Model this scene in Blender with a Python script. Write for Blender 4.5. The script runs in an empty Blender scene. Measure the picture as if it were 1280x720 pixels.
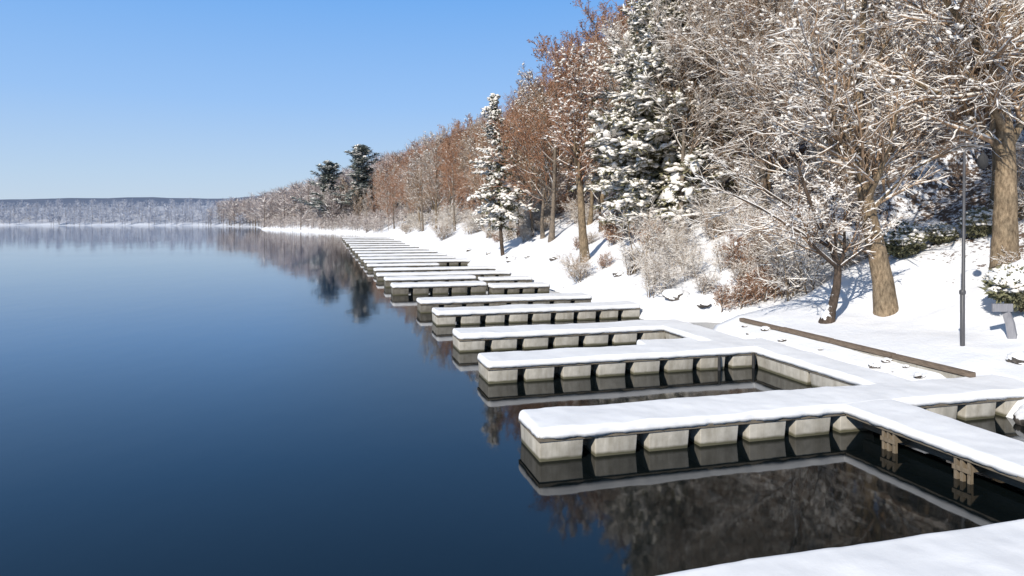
import bpy, math, random
import numpy as np
from mathutils import Vector
C = bpy.context.scene.collection
R = math.radians
rng = np.random.default_rng(7)
random.seed(7)

# ------------------------------------------------------------------ basics
H_CAM = 4.5; F = 860.0; HOR = 274.0
U = np.array([-.2635, .9647, 0.]); V = np.array([.9647, .2635, 0.])
O0 = np.array([.13, 14.0, 0.])
ANG = math.atan2(.2635, .9647)
def P(s, t, z=0.): return O0 + s*U + t*V + np.array([0, 0, z])
def W(px, py, Y): return np.array([(px-640)/F*Y, Y, H_CAM-(py-HOR)/F*Y])

def hash2(ix, iy, seed):
    h = (ix.astype(np.int64)*374761393 + iy.astype(np.int64)*668265263 + seed*974711) & 0xffffffff
    h = ((h ^ (h >> 13))*1274126177) & 0xffffffff
    return ((h ^ (h >> 16)) & 0xffff)/65535.
def vnoise(x, y, seed=0):
    x = np.asarray(x, float); y = np.asarray(y, float)
    ix = np.floor(x); iy = np.floor(y); fx = x-ix; fy = y-iy
    fx = fx*fx*(3-2*fx); fy = fy*fy*(3-2*fy)
    a = hash2(ix, iy, seed); b = hash2(ix+1, iy, seed); c = hash2(ix, iy+1, seed); d = hash2(ix+1, iy+1, seed)
    return (a*(1-fx)+b*fx)*(1-fy)+(c*(1-fx)+d*fx)*fy - .5
def fbm(x, y, seed=0, n=4):
    s = 0; a = 1.
    for i in range(n):
        s = s + a*vnoise(x*2**i, y*2**i, seed+i); a *= .5
    return s

# ------------------------------------------------------------------ mesh helpers
class MB:
    def __init__(s): s.v = []; s.f = []; s.n = 0
    def add(s, v, f):
        v = np.asarray(v, float).reshape(-1, 3); s.v.append(v); s.f.append(np.asarray(f, int)+s.n); s.n += len(v)
    def box(s, x0, x1, y0, y1, z0, z1):
        v = [(x, y, z) for z in (z0, z1) for y in (y0, y1) for x in (x0, x1)]
        s.add(v, [(0, 2, 3, 1), (4, 5, 7, 6), (0, 1, 5, 4), (2, 6, 7, 3), (0, 4, 6, 2), (1, 3, 7, 5)])
    def tubes(s, pts, rad, k=3, caps=False, squash=1.):
        # pts (N,M,3) rad (N,M)
        pts = np.asarray(pts, float); rad = np.asarray(rad, float)
        if pts.ndim == 2: pts = pts[None]; rad = rad[None]
        N, M, _ = pts.shape
        if N == 0: return
        tan = np.gradient(pts, axis=1); tan /= np.linalg.norm(tan, axis=2, keepdims=True)+1e-9
        ref = np.where(np.abs(tan[:, :1, 2:]) > .85, np.array([1., 0, 0]), np.array([0, 0, 1.]))
        ref = np.broadcast_to(ref, tan.shape)
        a = np.cross(tan, ref); a /= np.linalg.norm(a, axis=2, keepdims=True)+1e-9
        b = np.cross(a, tan)
        th = np.arange(k)*2*math.pi/k + math.pi/2
        ring = a[:, :, None, :]*np.cos(th)[None, None, :, None] + b[:, :, None, :]*(np.sin(th)[None, None, :, None]*squash)
        v = pts[:, :, None, :] + ring*rad[:, :, None, None]
        idx = np.arange(N*M*k).reshape(N, M, k)
        q = np.stack([idx[:, :-1, :], np.roll(idx, -1, 2)[:, :-1, :], np.roll(idx, -1, 2)[:, 1:, :], idx[:, 1:, :]], -1).reshape(-1, 4)
        s.add(v, q)
    def grid(s, v):
        n, m, _ = v.shape
        i = np.arange(n*m).reshape(n, m)
        q = np.stack([i[:-1, :-1], i[1:, :-1], i[1:, 1:], i[:-1, 1:]], -1).reshape(-1, 4)
        s.add(v, q)
    def mesh(s, name, mat, smooth=True):
        me = bpy.data.meshes.new(name)
        v = np.concatenate(s.v).astype(np.float32)
        fl = s.f; tot = sum(a.size for a in fl)
        loops = np.concatenate([a.ravel() for a in fl]).astype(np.int32)
        sizes = np.concatenate([np.full(len(a), a.shape[1], np.int32) for a in fl])
        me.vertices.add(len(v)); me.vertices.foreach_set('co', v.ravel())
        me.loops.add(tot); me.loops.foreach_set('vertex_index', loops)
        me.polygons.add(len(sizes))
        st = np.concatenate([[0], np.cumsum(sizes)[:-1]]).astype(np.int32)
        me.polygons.foreach_set('loop_start', st)
        try: me.polygons.foreach_set('loop_total', sizes)
        except Exception: pass
        me.polygons.foreach_set('use_smooth', np.full(len(sizes), smooth))
        me.update(calc_edges=True)
        me.materials.append(mat)
        return me
def ob(name, me, parent=None, loc=None):
    o = bpy.data.objects.new(name, me); C.objects.link(o)
    if parent is not None: o.parent = parent
    if loc is not None: o.location = loc
    return o
def tag(o, label=None, cat=None, group=None, kind=None):
    if label: o['label'] = label
    if cat: o['category'] = cat
    if group: o['group'] = group
    if kind: o['kind'] = kind
    return o
def thing(name, label, cat, loc=(0, 0, 0), rz=0., group=None):
    o = bpy.data.objects.new(name, None); C.objects.link(o); o.location = loc; o.rotation_euler = (0, 0, rz)
    o.empty_display_size = .2
    return tag(o, label, cat, group)
def copy_tree(o, loc=None, rz=None, scale=None, label=None, group=None):
    c = o.copy(); C.objects.link(c)
    if loc is not None: c.location = loc
    if rz is not None: c.rotation_euler = (0, 0, rz)
    if scale is not None: c.scale = scale
    if label: c['label'] = label
    if group: c['group'] = group
    for ch in list(o.children):
        d = ch.copy(); C.objects.link(d); d.parent = c
    return c

# ------------------------------------------------------------------ materials
def newmat(name):
    m = bpy.data.materials.new(name); m.use_nodes = True
    nt = m.node_tree; return m, nt, nt.nodes['Principled BSDF']
def nd(nt, t, **kw):
    n = nt.nodes.new(t)
    for k, v in kw.items(): setattr(n, k, v)
    return n
def ramp(nt, stops):
    r = nd(nt, 'ShaderNodeValToRGB'); e = r.color_ramp.elements
    while len(e) < len(stops): e.new(.5)
    for x, (p, c) in zip(e, stops): x.position = p; x.color = (*c, 1)
    return r
def noise(nt, scale, detail=4, coord='Object', rough=.55, vec_scale=None):
    if coord == 'World': tc = nd(nt, 'ShaderNodeNewGeometry'); out = tc.outputs['Position']
    else: tc = nd(nt, 'ShaderNodeTexCoord'); out = tc.outputs[coord]
    n = nd(nt, 'ShaderNodeTexNoise'); n.inputs['Scale'].default_value = scale; n.inputs['Detail'].default_value = detail; n.inputs['Roughness'].default_value = rough
    if vec_scale:
        mp = nd(nt, 'ShaderNodeMapping'); mp.inputs['Scale'].default_value = vec_scale
        nt.links.new(out, mp.inputs['Vector']); out = mp.outputs[0]
    nt.links.new(out, n.inputs['Vector']); return n
def mixc(nt, fac, a, b):
    m = nd(nt, 'ShaderNodeMix', data_type='RGBA')
    for sock, val in ((m.inputs[0], fac), (m.inputs[6], a), (m.inputs[7], b)):
        if hasattr(val, 'is_linked'): nt.links.new(val, sock)
        elif isinstance(val, tuple): sock.default_value = (*val, 1)
        else: sock.default_value = val
    return m.outputs[2]
def bump(nt, bs, h, strength=.3, dist=.05, prev=None):
    b = nd(nt, 'ShaderNodeBump'); b.inputs['Strength'].default_value = strength; b.inputs['Distance'].default_value = dist
    nt.links.new(h, b.inputs['Height'])
    if prev is not None: nt.links.new(prev, b.inputs['Normal'])
    nt.links.new(b.outputs[0], bs.inputs['Normal']); return b.outputs[0]

SNOWC = (.80, .815, .84)
def mat_snow(name, col=SNOWC, big=.35, fine=.25):
    m, nt, bs = newmat(name)
    n1 = noise(nt, 2.2, 5, 'World'); n2 = noise(nt, 45, 3, 'World')
    c = ramp(nt, [(.3, tuple(x*.93 for x in col)), (.7, col)]); nt.links.new(n1.outputs[0], c.inputs[0])
    nt.links.new(c.outputs[0], bs.inputs['Base Color'])
    bs.inputs['Roughness'].default_value = .65; bs.inputs['Specular IOR Level'].default_value = .25
    p = bump(nt, bs, n1.outputs[0], big, .06); bump(nt, bs, n2.outputs[0], fine, .01, p)
    return m
M_snow = mat_snow('snow'); M_snow_dock = mat_snow('snow_dock', (.83, .84, .86), .25, .2)
M_snow_tree = newmat('snow_tree')[0]
_b = M_snow_tree.node_tree.nodes['Principled BSDF']; _b.inputs['Base Color'].default_value = (.85, .82, .78, 1); _b.inputs['Roughness'].default_value = .7; _b.inputs['Specular IOR Level'].default_value = .2

def mat_ground():
    m, nt, bs = newmat('snowy_ground')
    n1 = noise(nt, .9, 6, 'World'); n2 = noise(nt, 5.5, 5, 'World', .7); n3 = noise(nt, 30, 3, 'World')
    at = nd(nt, 'ShaderNodeAttribute'); at.attribute_name = 'litter'
    ad = nd(nt, 'ShaderNodeMath', operation='ADD'); nt.links.new(n2.outputs[0], ad.inputs[0])
    k = nd(nt, 'ShaderNodeMath', operation='MULTIPLY'); nt.links.new(n1.outputs[0], k.inputs[0]); k.inputs[1].default_value = .55
    nt.links.new(k.outputs[0], ad.inputs[1])
    su = nd(nt, 'ShaderNodeMath', operation='ADD'); nt.links.new(ad.outputs[0], su.inputs[0]); nt.links.new(at.outputs['Fac'], su.inputs[1])
    fr = ramp(nt, [(.0, (0, 0, 0)), (1., (1, 1, 1))]); fr.color_ramp.elements[0].position = .93; fr.color_ramp.elements[1].position = 1.0
    nt.links.new(su.outputs[0], fr.inputs[0])
    lit = ramp(nt, [(.3, (.06, .05, .045)), (.6, (.16, .11, .08))]); nt.links.new(n3.outputs[0], lit.inputs[0])
    sc = ramp(nt, [(.3, (.76, .78, .82)), (.7, (.82, .83, .85))]); nt.links.new(n1.outputs[0], sc.inputs[0])
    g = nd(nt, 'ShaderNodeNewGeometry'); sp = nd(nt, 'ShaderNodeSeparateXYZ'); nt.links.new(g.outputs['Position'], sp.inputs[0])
    mr = nd(nt, 'ShaderNodeMapRange'); nt.links.new(sp.outputs[1], mr.inputs[0]); mr.inputs[1].default_value = 230; mr.inputs[2].default_value = 450; mr.inputs[4].default_value = .7  # aerial haze mixed into the ground colour with distance
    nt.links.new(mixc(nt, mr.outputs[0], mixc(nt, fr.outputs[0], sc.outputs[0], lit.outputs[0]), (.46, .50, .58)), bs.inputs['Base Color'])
    bs.inputs['Roughness'].default_value = .7; bs.inputs['Specular IOR Level'].default_value = .2
    p = bump(nt, bs, n1.outputs[0], .4, .15); p = bump(nt, bs, n2.outputs[0], .35, .08, p); bump(nt, bs, n3.outputs[0], .2, .015, p)
    return m
M_ground = mat_ground()

def mat_bark(name, c0, c1, scale=9, snowy=0.):
    m, nt, bs = newmat(name)
    n = noise(nt, scale*1.5, 8, 'Object', .72, (1, 1, .38)); n2 = noise(nt, 1.6, 3, 'Object')
    r = ramp(nt, [(.35, c0), (.65, c1)]); nt.links.new(n.outputs[0], r.inputs[0])
    r2 = ramp(nt, [(.35, (.6, .6, .6)), (.7, (1.1, 1.05, 1.))]); nt.links.new(n2.outputs[0], r2.inputs[0])
    mu = nd(nt, 'ShaderNodeMix', data_type='RGBA', blend_type='MULTIPLY'); mu.inputs[0].default_value = .8
    nt.links.new(r.outputs[0], mu.inputs[6]); nt.links.new(r2.outputs[0], mu.inputs[7])
    out = mu.outputs[2]
    if snowy > 0:
        g = nd(nt, 'ShaderNodeNewGeometry'); sp = nd(nt, 'ShaderNodeSeparateXYZ'); nt.links.new(g.outputs['Normal'], sp.inputs[0])
        ns = noise(nt, 6, 3, 'Object')
        a = nd(nt, 'ShaderNodeMath', operation='MULTIPLY_ADD'); nt.links.new(ns.outputs[0], a.inputs[0]); a.inputs[1].default_value = .9; nt.links.new(sp.outputs[2], a.inputs[2])
        fr = ramp(nt, [(0, (0, 0, 0)), (1, (1, 1, 1))]); fr.color_ramp.elements[0].position = 1.25-snowy; fr.color_ramp.elements[1].position = min(1, 1.33-snowy)
        nt.links.new(a.outputs[0], fr.inputs[0])
        out = mixc(nt, fr.outputs[0], out, (.8, .81, .83))
    nt.links.new(out, bs.inputs['Base Color']); bs.inputs['Roughness'].default_value = .9; bs.inputs['Specular IOR Level'].default_value = .1
    bump(nt, bs, n.outputs[0], .7, .04)
    return m
M_bark_tan = mat_bark('bark_tan', (.11, .082, .056), (.38, .30, .205), 8, .5)
M_bark_gray = mat_bark('bark_gray', (.13, .11, .09), (.30, .255, .21), 9, .45)
M_bark_dark = mat_bark('bark_dark', (.05, .04, .033), (.13, .1, .08), 9, .45)
def mat_twig(name, c0, c1):
    m, nt, bs = newmat(name)
    oi = nd(nt, 'ShaderNodeObjectInfo'); n = noise(nt, .8, 2, 'Object')
    a = nd(nt, 'ShaderNodeMath', operation='ADD'); nt.links.new(oi.outputs['Random'], a.inputs[0]); nt.links.new(n.outputs[0], a.inputs[1])
    h = nd(nt, 'ShaderNodeMath', operation='MULTIPLY'); nt.links.new(a.outputs[0], h.inputs[0]); h.inputs[1].default_value = .5
    r = ramp(nt, [(.3, c0), (.7, c1)]); nt.links.new(h.outputs[0], r.inputs[0])
    nt.links.new(r.outputs[0], bs.inputs['Base Color']); bs.inputs['Roughness'].default_value = .85; bs.inputs['Specular IOR Level'].default_value = .1
    return m
M_twig_rust = mat_twig('twig_rust', (.34, .185, .115), (.46, .27, .175))
M_twig_brown = mat_twig('twig_brown', (.25, .165, .105), (.39, .275, .185))
M_twig_gray = mat_twig('twig_gray', (.34, .28, .235), (.47, .40, .34))
M_twig_pale = mat_twig('twig_pale', (.40, .33, .27), (.54, .46, .385))
M_leaf = mat_twig('dead_leaves', (.18, .095, .055), (.29, .165, .095))
M_needle = mat_twig('needles', (.16, .16, .095), (.28, .26, .165))
M_needle_far = mat_twig('needles_far', (.20, .235, .225), (.27, .30, .275))  # far pine needles lightened towards grey to carry distance haze

def mat_concrete(name='pontoon_concrete', c0=(.36, .342, .30), c1=(.53, .505, .45)):
    m, nt, bs = newmat(name)
    n = noise(nt, 3.5, 6, 'World', .6); n2 = noise(nt, 60, 3, 'World')
    n3 = noise(nt, 5, 4, 'World', .6, (1, 1, .15))
    r = ramp(nt, [(.3, c0), (.7, c1)]); nt.links.new(n.outputs[0], r.inputs[0])
    oi = nd(nt, 'ShaderNodeObjectInfo'); o2 = nd(nt, 'ShaderNodeMath', operation='MULTIPLY_ADD'); nt.links.new(oi.outputs['Random'], o2.inputs[0]); o2.inputs[1].default_value = .22; nt.links.new(n3.outputs[0], o2.inputs[2])
    st = ramp(nt, [(.42, (.50, .47, .41)), (.72, (1, 1, 1))]); nt.links.new(o2.outputs[0], st.inputs[0])
    mu = nd(nt, 'ShaderNodeMix', data_type='RGBA', blend_type='MULTIPLY'); mu.inputs[0].default_value = .6
    nt.links.new(r.outputs[0], mu.inputs[6]); nt.links.new(st.outputs[0], mu.inputs[7])
    g = nd(nt, 'ShaderNodeNewGeometry'); sp = nd(nt, 'ShaderNodeSeparateXYZ'); nt.links.new(g.outputs['Position'], sp.inputs[0])
    a = nd(nt, 'ShaderNodeMath', operation='MULTIPLY_ADD'); nt.links.new(n.outputs[0], a.inputs[0]); a.inputs[1].default_value = -.08; nt.links.new(sp.outputs[2], a.inputs[2])
    w = ramp(nt, [(0, (0, 0, 0)), (1, (1, 1, 1))]); w.color_ramp.elements[0].position = -.0; w.color_ramp.elements[1].position = .05
    nt.links.new(a.outputs[0], w.inputs[0])
    nt.links.new(mixc(nt, w.outputs[0], (.10, .095, .06), mu.outputs[2]), bs.inputs['Base Color'])
    bs.inputs['Roughness'].default_value = .85
    bump(nt, bs, n2.outputs[0], .35, .012)
    return m
M_conc = mat_concrete(); M_conc_dark = mat_concrete('dark_concrete', (.13, .12, .10), (.25, .235, .205))  # second mix is a darker tone for the farther dock floats
def mat_wood(name, c0, c1, sc=(2, 2, 14)):
    m, nt, bs = newmat(name)
    n = noise(nt, 3, 5, 'World', .65, sc)
    r = ramp(nt, [(.3, c0), (.7, c1)]); nt.links.new(n.outputs[0], r.inputs[0]); nt.links.new(r.outputs[0], bs.inputs['Base Color'])
    bs.inputs['Roughness'].default_value = .85; bump(nt, bs, n.outputs[0], .4, .01); return m
M_wood = mat_wood('deck_wood', (.10, .085, .065), (.20, .17, .13))
M_tanwood = mat_wood('bracket_wood', (.12, .095, .065), (.25, .20, .14), (8, 8, 1.5))
M_curb = mat_wood('curb_timber', (.10, .075, .055), (.22, .165, .12), (1.5, 1.5, 12))
M_metal = mat_wood('painted_pole', (.05, .05, .054), (.085, .085, .092), (4, 4, 1)); M_metal.node_tree.nodes['Principled BSDF'].inputs['Roughness'].default_value = .5
M_dark = mat_wood('dark_steel', (.02, .02, .022), (.045, .045, .045), (4, 4, 1))
M_gstrip = mat_wood('strip_grey', (.17, .17, .19), (.27, .27, .29), (6, 6, 1))
M_rock = mat_bark('rock', (.07, .065, .06), (.2, .18, .165), 4, .6)

def mat_water():
    m, nt, bs = newmat('lake_water')
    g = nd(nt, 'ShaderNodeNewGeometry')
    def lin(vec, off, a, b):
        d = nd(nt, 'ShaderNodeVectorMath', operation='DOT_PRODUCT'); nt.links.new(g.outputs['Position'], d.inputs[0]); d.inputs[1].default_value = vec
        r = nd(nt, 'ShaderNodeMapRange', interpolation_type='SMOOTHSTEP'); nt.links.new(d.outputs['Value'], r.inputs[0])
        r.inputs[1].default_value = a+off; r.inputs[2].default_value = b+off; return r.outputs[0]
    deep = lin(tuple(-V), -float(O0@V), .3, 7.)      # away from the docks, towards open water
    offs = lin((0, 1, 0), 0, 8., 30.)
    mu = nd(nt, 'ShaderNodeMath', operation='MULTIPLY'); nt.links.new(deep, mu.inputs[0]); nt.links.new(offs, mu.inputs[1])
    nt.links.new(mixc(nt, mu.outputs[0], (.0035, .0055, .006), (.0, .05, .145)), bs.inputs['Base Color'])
    bs.inputs['Roughness'].default_value = .02; bs.inputs['IOR'].default_value = 1.34
    a = noise(nt, .9, 3, 'World', .5, (1., .55, 1)); b = noise(nt, .12, 3, 'World', .5, (1., .4, 1)); c = noise(nt, 6, 2, 'World', .5, (1., .6, 1))
    rn = noise(nt, .045, 4, 'World', .6, (.35, 1, 1)); rr = nd(nt, 'ShaderNodeMapRange'); nt.links.new(rn.outputs[0], rr.inputs[0])
    rr.inputs[1].default_value = .45; rr.inputs[2].default_value = .7; rr.inputs[3].default_value = .042; rr.inputs[4].default_value = .075; nt.links.new(rr.outputs[0], bs.inputs['Roughness'])
    p = bump(nt, bs, a.outputs[0], .03, .12); p = bump(nt, bs, b.outputs[0], .022, .9, p); bump(nt, bs, c.outputs[0], .02, .02, p)
    return m
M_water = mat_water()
def mat_hill():
    m, nt, bs = newmat('distant_forest_hill')
    n = noise(nt, .02, 6, 'World', .7, (1, .3, 2.)); n2 = noise(nt, .004, 3, 'World')
    r = ramp(nt, [(.35, (.11, .145, .215)), (.7, (.16, .185, .245))]); nt.links.new(n.outputs[0], r.inputs[0])  # distance haze is painted into these blue-grey forest tones
    nt.links.new(r.outputs[0], bs.inputs['Base Color']); bs.inputs['Roughness'].default_value = 1; bs.inputs['Specular IOR Level'].default_value = 0
    return m
M_hill = mat_hill()

# ------------------------------------------------------------------ camera, light, sky
cam = bpy.data.cameras.new('camera'); co = bpy.data.objects.new('camera', cam); C.objects.link(co)
co.location = (0, 0, H_CAM); co.rotation_euler = (R(90), 0, 0)
cam.sensor_width = 36; cam.lens = F/1280*36; cam.shift_y = -(360-HOR)/1280
cam.clip_end = 20000; cam.clip_start = .1
bpy.context.scene.camera = co
SUN = Vector((-.50, -.78, .60)).normalized()
sun = bpy.data.lights.new('sun', 'SUN'); so = bpy.data.objects.new('sun', sun); C.objects.link(so)
so.rotation_euler = SUN.to_track_quat('Z', 'Y').to_euler(); so.location = (-20, -30, 40)
sun.energy = 5.2; sun.angle = R(.53); sun.color = (1., .925, .815)
w = bpy.data.worlds.new('World'); bpy.context.scene.world = w; w.use_nodes = True
nt = w.node_tree; bg = nt.nodes['Background']
sky = nt.nodes.new('ShaderNodeTexSky'); sky.sky_type = 'NISHITA'; sky.sun_disc = False
sky.sun_elevation = math.asin(SUN.z); sky.sun_rotation = math.atan2(SUN.x, SUN.y)
sky.altitude = 200; sky.air_density = 1.0; sky.dust_density = .6; sky.ozone_density = 1.6
tc = nt.nodes.new('ShaderNodeTexCoord'); sep = nt.nodes.new('ShaderNodeSeparateXYZ'); nt.links.new(tc.outputs['Generated'], sep.inputs[0])
gr = ramp(nt, [(0., (.58, .69, .82)), (.06, (.49, .655, .86)), (.16, (.325, .555, .93)), (.32, (.16, .42, .90)), (.46, (.125, .38, .86)), (.62, (.11, .22, .42)), (1., (.10, .145, .21))])
nt.links.new(sep.outputs[2], gr.inputs[0])
sc8 = nt.nodes.new('ShaderNodeVectorMath'); sc8.operation = 'SCALE'; sc8.inputs[3].default_value = 1/.12; nt.links.new(gr.outputs[0], sc8.inputs[0])
mx = nt.nodes.new('ShaderNodeMix'); mx.data_type = 'RGBA'; mx.inputs[0].default_value = .92
nt.links.new(sky.outputs[0], mx.inputs[6]); nt.links.new(sc8.outputs[0], mx.inputs[7])
nt.links.new(mx.outputs[2], bg.inputs[0]); bg.inputs[1].default_value = .12
sc = bpy.context.scene
sc.view_settings.view_transform = 'Standard'; sc.view_settings.look = 'None'; sc.view_settings.exposure = 0
sc.render.engine = 'CYCLES'
sc.cycles.max_bounces = 5; sc.cycles.diffuse_bounces = 3; sc.cycles.glossy_bounces = 3; sc.cycles.caustics_reflective = False
sc.cycles.use_denoising = True

# ------------------------------------------------------------------ terrain
TE = 10.2   # shore edge (t) along the docks
CT = []     # control stations: q, shore xy, back dir, height scale
def st(q, xy, d, k):
    d = np.array(d, float); d /= np.linalg.norm(d); CT.append((q, *xy, *d, k))
for q, te, k in ((-34, 11.1, 1), (-6, 11.1, 1), (.3, 11.1, 1), (.7, 10.5, 1), (10.2, 10.5, 1), (10.5, 12.7, 1), (13.2, 12.7, 1), (13.7, 10.0, 1), (40, 9.8, 1), (90, 9.8, .88), (130, 9.8, .8), (165, 9.8, .74)):
    st(q, P(q, te)[:2], V[:2], k)
st(200, P(200, 6)[:2], (.93, .36), .72)
st(237, P(237, -6)[:2], (.85, .5), .7)
st(300, P(300, -28)[:2], (.7, .7), .65)
st(420, (-150, 400), (.45, .9), .5)
st(500, (-215, 468), (.15, 1), .36)
st(640, (-357, 485), (0, 1), .30)
st(980, (-700, 500), (0, 1), .30)
st(1500, (-1300, 540), (-.1, 1), .3)
CT = np.array(CT)
PD = np.array([-1.5, -.4, 0, .35, 1.1, 1.3, 4.2, 6, 10.3, 20, 45, 70, 110, 160, 300])
PZ = np.array([-1.2, -.5, -.06, .38, .60, .68, 1.2, 2.05, 4.1, 9.6, 25, 39, 52, 56, 58])
PZB = np.array([-1.2, -.5, -.06, .35, .8, .95, 2.3, 3.1, 5.3, 10.8, 26, 40, 53, 57, 59])
PZF = np.array([-1.2, -.5, -.06, .03, .1, .12, .35, .8, 2.2, 5, 16, 25, 40, 50, 55])
def station(q):
    q = np.asarray(q, float)
    return [np.interp(q, CT[:, 0], CT[:, i]) for i in range(1, 6)]
def land(q, d):
    sx, sy, dx, dy, k = station(q)
    q, d = np.broadcast_arrays(np.asarray(q, float), np.asarray(d, float))
    edge = fbm(q*.16, q*0+3.3, 5, 3)*np.interp(q, [8, 14, 60, 300], [0.05, .5, 1., 4])
    bl = np.clip((q-10)/9, 0, 1); z = np.interp(d, PD, PZ)*(1-bl)+np.interp(d, PD, PZB)*bl
    bf = np.clip((q-280)/120, 0, 1); z = z*(1-bf)+np.interp(d, PD, PZF)*bf
    far = np.clip((d-5)/20, 0, 1)
    z = z*(1-far+far*k)
    x = sx+dx*(d+edge); y = sy+dy*(d+edge)
    amp = np.interp(d, [-2, .2, 1, 4, 8, 20, 60], [.0, .10, .10, .22, .6, 1.3, 3.])
    z = z + amp*fbm(x*.13, y*.13, 11, 4)+np.clip(amp, 0, .25)*.55*fbm(x*.9, y*.9, 21, 3)
    return x, y, z
def ground(q, d): 
    x, y, z = land(q, d); return np.array([float(x), float(y), float(z)])
qs = np.concatenate([np.arange(-34, -8, 1.), np.arange(-8, 30, .28), np.arange(30, 80, .7), np.arange(80, 240, 1.6), np.arange(240, 640, 6), np.arange(640, 1501, 20)])
ds = np.concatenate([np.arange(-1.5, 1.6, .11), np.arange(1.6, 8, .22), np.arange(8, 26, .5), np.arange(26, 70, 1.6), np.arange(70, 301, 10)])
QQ, DD = np.meshgrid(qs, ds, indexing='ij')
x, y, z = land(QQ, DD)
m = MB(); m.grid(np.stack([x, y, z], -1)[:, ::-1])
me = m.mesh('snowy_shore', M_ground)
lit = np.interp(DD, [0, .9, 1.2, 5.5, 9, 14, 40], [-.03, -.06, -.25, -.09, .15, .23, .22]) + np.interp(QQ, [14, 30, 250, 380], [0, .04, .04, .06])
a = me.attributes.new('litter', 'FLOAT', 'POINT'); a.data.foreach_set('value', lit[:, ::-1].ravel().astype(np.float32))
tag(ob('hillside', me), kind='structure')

# lake
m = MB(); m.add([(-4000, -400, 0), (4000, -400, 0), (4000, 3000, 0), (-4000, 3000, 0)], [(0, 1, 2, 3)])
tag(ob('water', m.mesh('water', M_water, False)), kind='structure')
# distant blue hill beyond the far shore
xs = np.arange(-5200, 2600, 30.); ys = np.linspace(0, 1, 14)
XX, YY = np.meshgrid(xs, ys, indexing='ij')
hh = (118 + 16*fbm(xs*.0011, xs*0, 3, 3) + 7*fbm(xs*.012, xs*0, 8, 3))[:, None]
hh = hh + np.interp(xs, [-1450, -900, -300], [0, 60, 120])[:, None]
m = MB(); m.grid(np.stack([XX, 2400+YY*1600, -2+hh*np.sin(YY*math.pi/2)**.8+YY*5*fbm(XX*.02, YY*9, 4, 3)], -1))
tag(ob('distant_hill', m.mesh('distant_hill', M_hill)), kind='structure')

# ------------------------------------------------------------------ docks
ZD = .46
def snow_slab(L, Wd, ox, oy, rot_world, open0=False, open1=False, th=.15, zb=ZD, step=.12, seed=0):
    """rounded snow slab in local coords x 0..L, y 0..Wd"""
    r = .07
    e = np.array([0, .008, .02, .04, .07, .11, .16])
    def axis(n, o0, o1):
        mid = np.linspace(.2, n-.2, max(2, int((n-.4)/step)))
        return np.concatenate([e, mid, (n-e)[::-1]])
    X = axis(L, 0, 0); Y = axis(Wd, 0, 0)
    gx, gy = np.meshgrid(X, Y, indexing='ij')
    big = 9.
    dx0 = gx if not open0 else gx*0+big; dx1 = (L-gx) if not open1 else gx*0+big
    rc = .14
    # pull corners in
    cx = np.minimum(dx0, dx1); cy = np.minimum(gy, Wd-gy)
    ix = np.clip(rc-cx, 0, None); iy = np.clip(rc-cy, 0, None)
    l = np.hypot(ix, iy); inc = (ix > 0) & (iy > 0) & (l > 1e-6)
    mx = np.maximum(ix, iy); f = np.where(inc, mx/np.maximum(l, 1e-6), 1.)
    sx = np.where(dx0 < dx1, -1, 1); sy = np.where(gy < Wd/2, -1, 1)
    px = np.where(inc, gx + sx*(-ix + ix*f), gx); py = np.where(inc, gy + sy*(-iy+iy*f), gy)
    d = np.where(inc, rc-mx, np.minimum(cx, cy))
    wx = rot_world[0]+px*V[0]+py*U[0]; wy = rot_world[1]+px*V[1]+py*U[1]
    n = fbm(wx*1.1, wy*1.1, 31, 3)*.045 + fbm(wx*6, wy*6, 37, 2)*.009
    q = np.clip(d/r, 0, 1); zt = zb+.035+th*np.sqrt(np.clip(1-(1-q)**2, 0, 1))*(1+0*q)+n*q
    # horizontal lip wobble
    wob = fbm(wx*3.3, wy*3.3, 41, 3)*.045*(1-q)
    px = px + np.where((cx <= cy), sx*wob, 0); py = py+np.where(cy < cx, sy*wob, 0)
    v = np.stack([px, py, zt], -1)
    m = MB(); m.grid(v)
    # skirt
    bi = [(i, 0) for i in range(len(X))]+[(len(X)-1, j) for j in range(1, len(Y))]+[(i, len(Y)-1) for i in range(len(X)-2, -1, -1)]+[(0, j) for j in range(len(Y)-2, 0, -1)]
    top = np.array([v[i, j] for i, j in bi]); c = np.array([L/2, Wd/2, 0])
    low = top.copy(); low[:, 2] = zb-.03+fbm(top[:, 0]*4, top[:, 1]*4, 51+seed, 3)*.035+vnoise(top[:, 0]*17, top[:, 1]*17, 61)*.022
    inn = low.copy(); 
    inn[:, 0] = np.clip(inn[:, 0], .08, L-.08); inn[:, 1] = np.clip(inn[:, 1], .08, Wd-.08); inn[:, 2] = zb-.004
    k = len(bi); rings = np.stack([top, low, inn]); vv = rings.reshape(-1, 3)
    a = np.arange(k); b = (a+1) % k
    q = [np.stack([o*k+a, (o+1)*k+a, (o+1)*k+b, o*k+b], -1) for o in (0, 1)]
    m.add(vv, np.concatenate(q))
    return m
FLOATS = {}
DARKF = [False]
def float_mesh(L, Wd):
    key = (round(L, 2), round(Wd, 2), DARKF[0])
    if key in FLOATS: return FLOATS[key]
    import bmesh
    bm = bmesh.new(); bmesh.ops.create_cube(bm, size=1)
    for v in bm.verts:
        lo = v.co.z < 0
        v.co.x *= L*(.94 if lo else 1.); v.co.y *= Wd*(.9 if lo else 1.)
        v.co.z = -.30 if lo else .383
    bmesh.ops.bevel(bm, geom=bm.edges[:], offset=.02, segments=2, affect='EDGES', profile=.5)
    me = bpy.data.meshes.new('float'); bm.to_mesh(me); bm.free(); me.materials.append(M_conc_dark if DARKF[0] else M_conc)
    for p in me.polygons: p.use_smooth = True
    FLOATS[key] = me; return me
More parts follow.
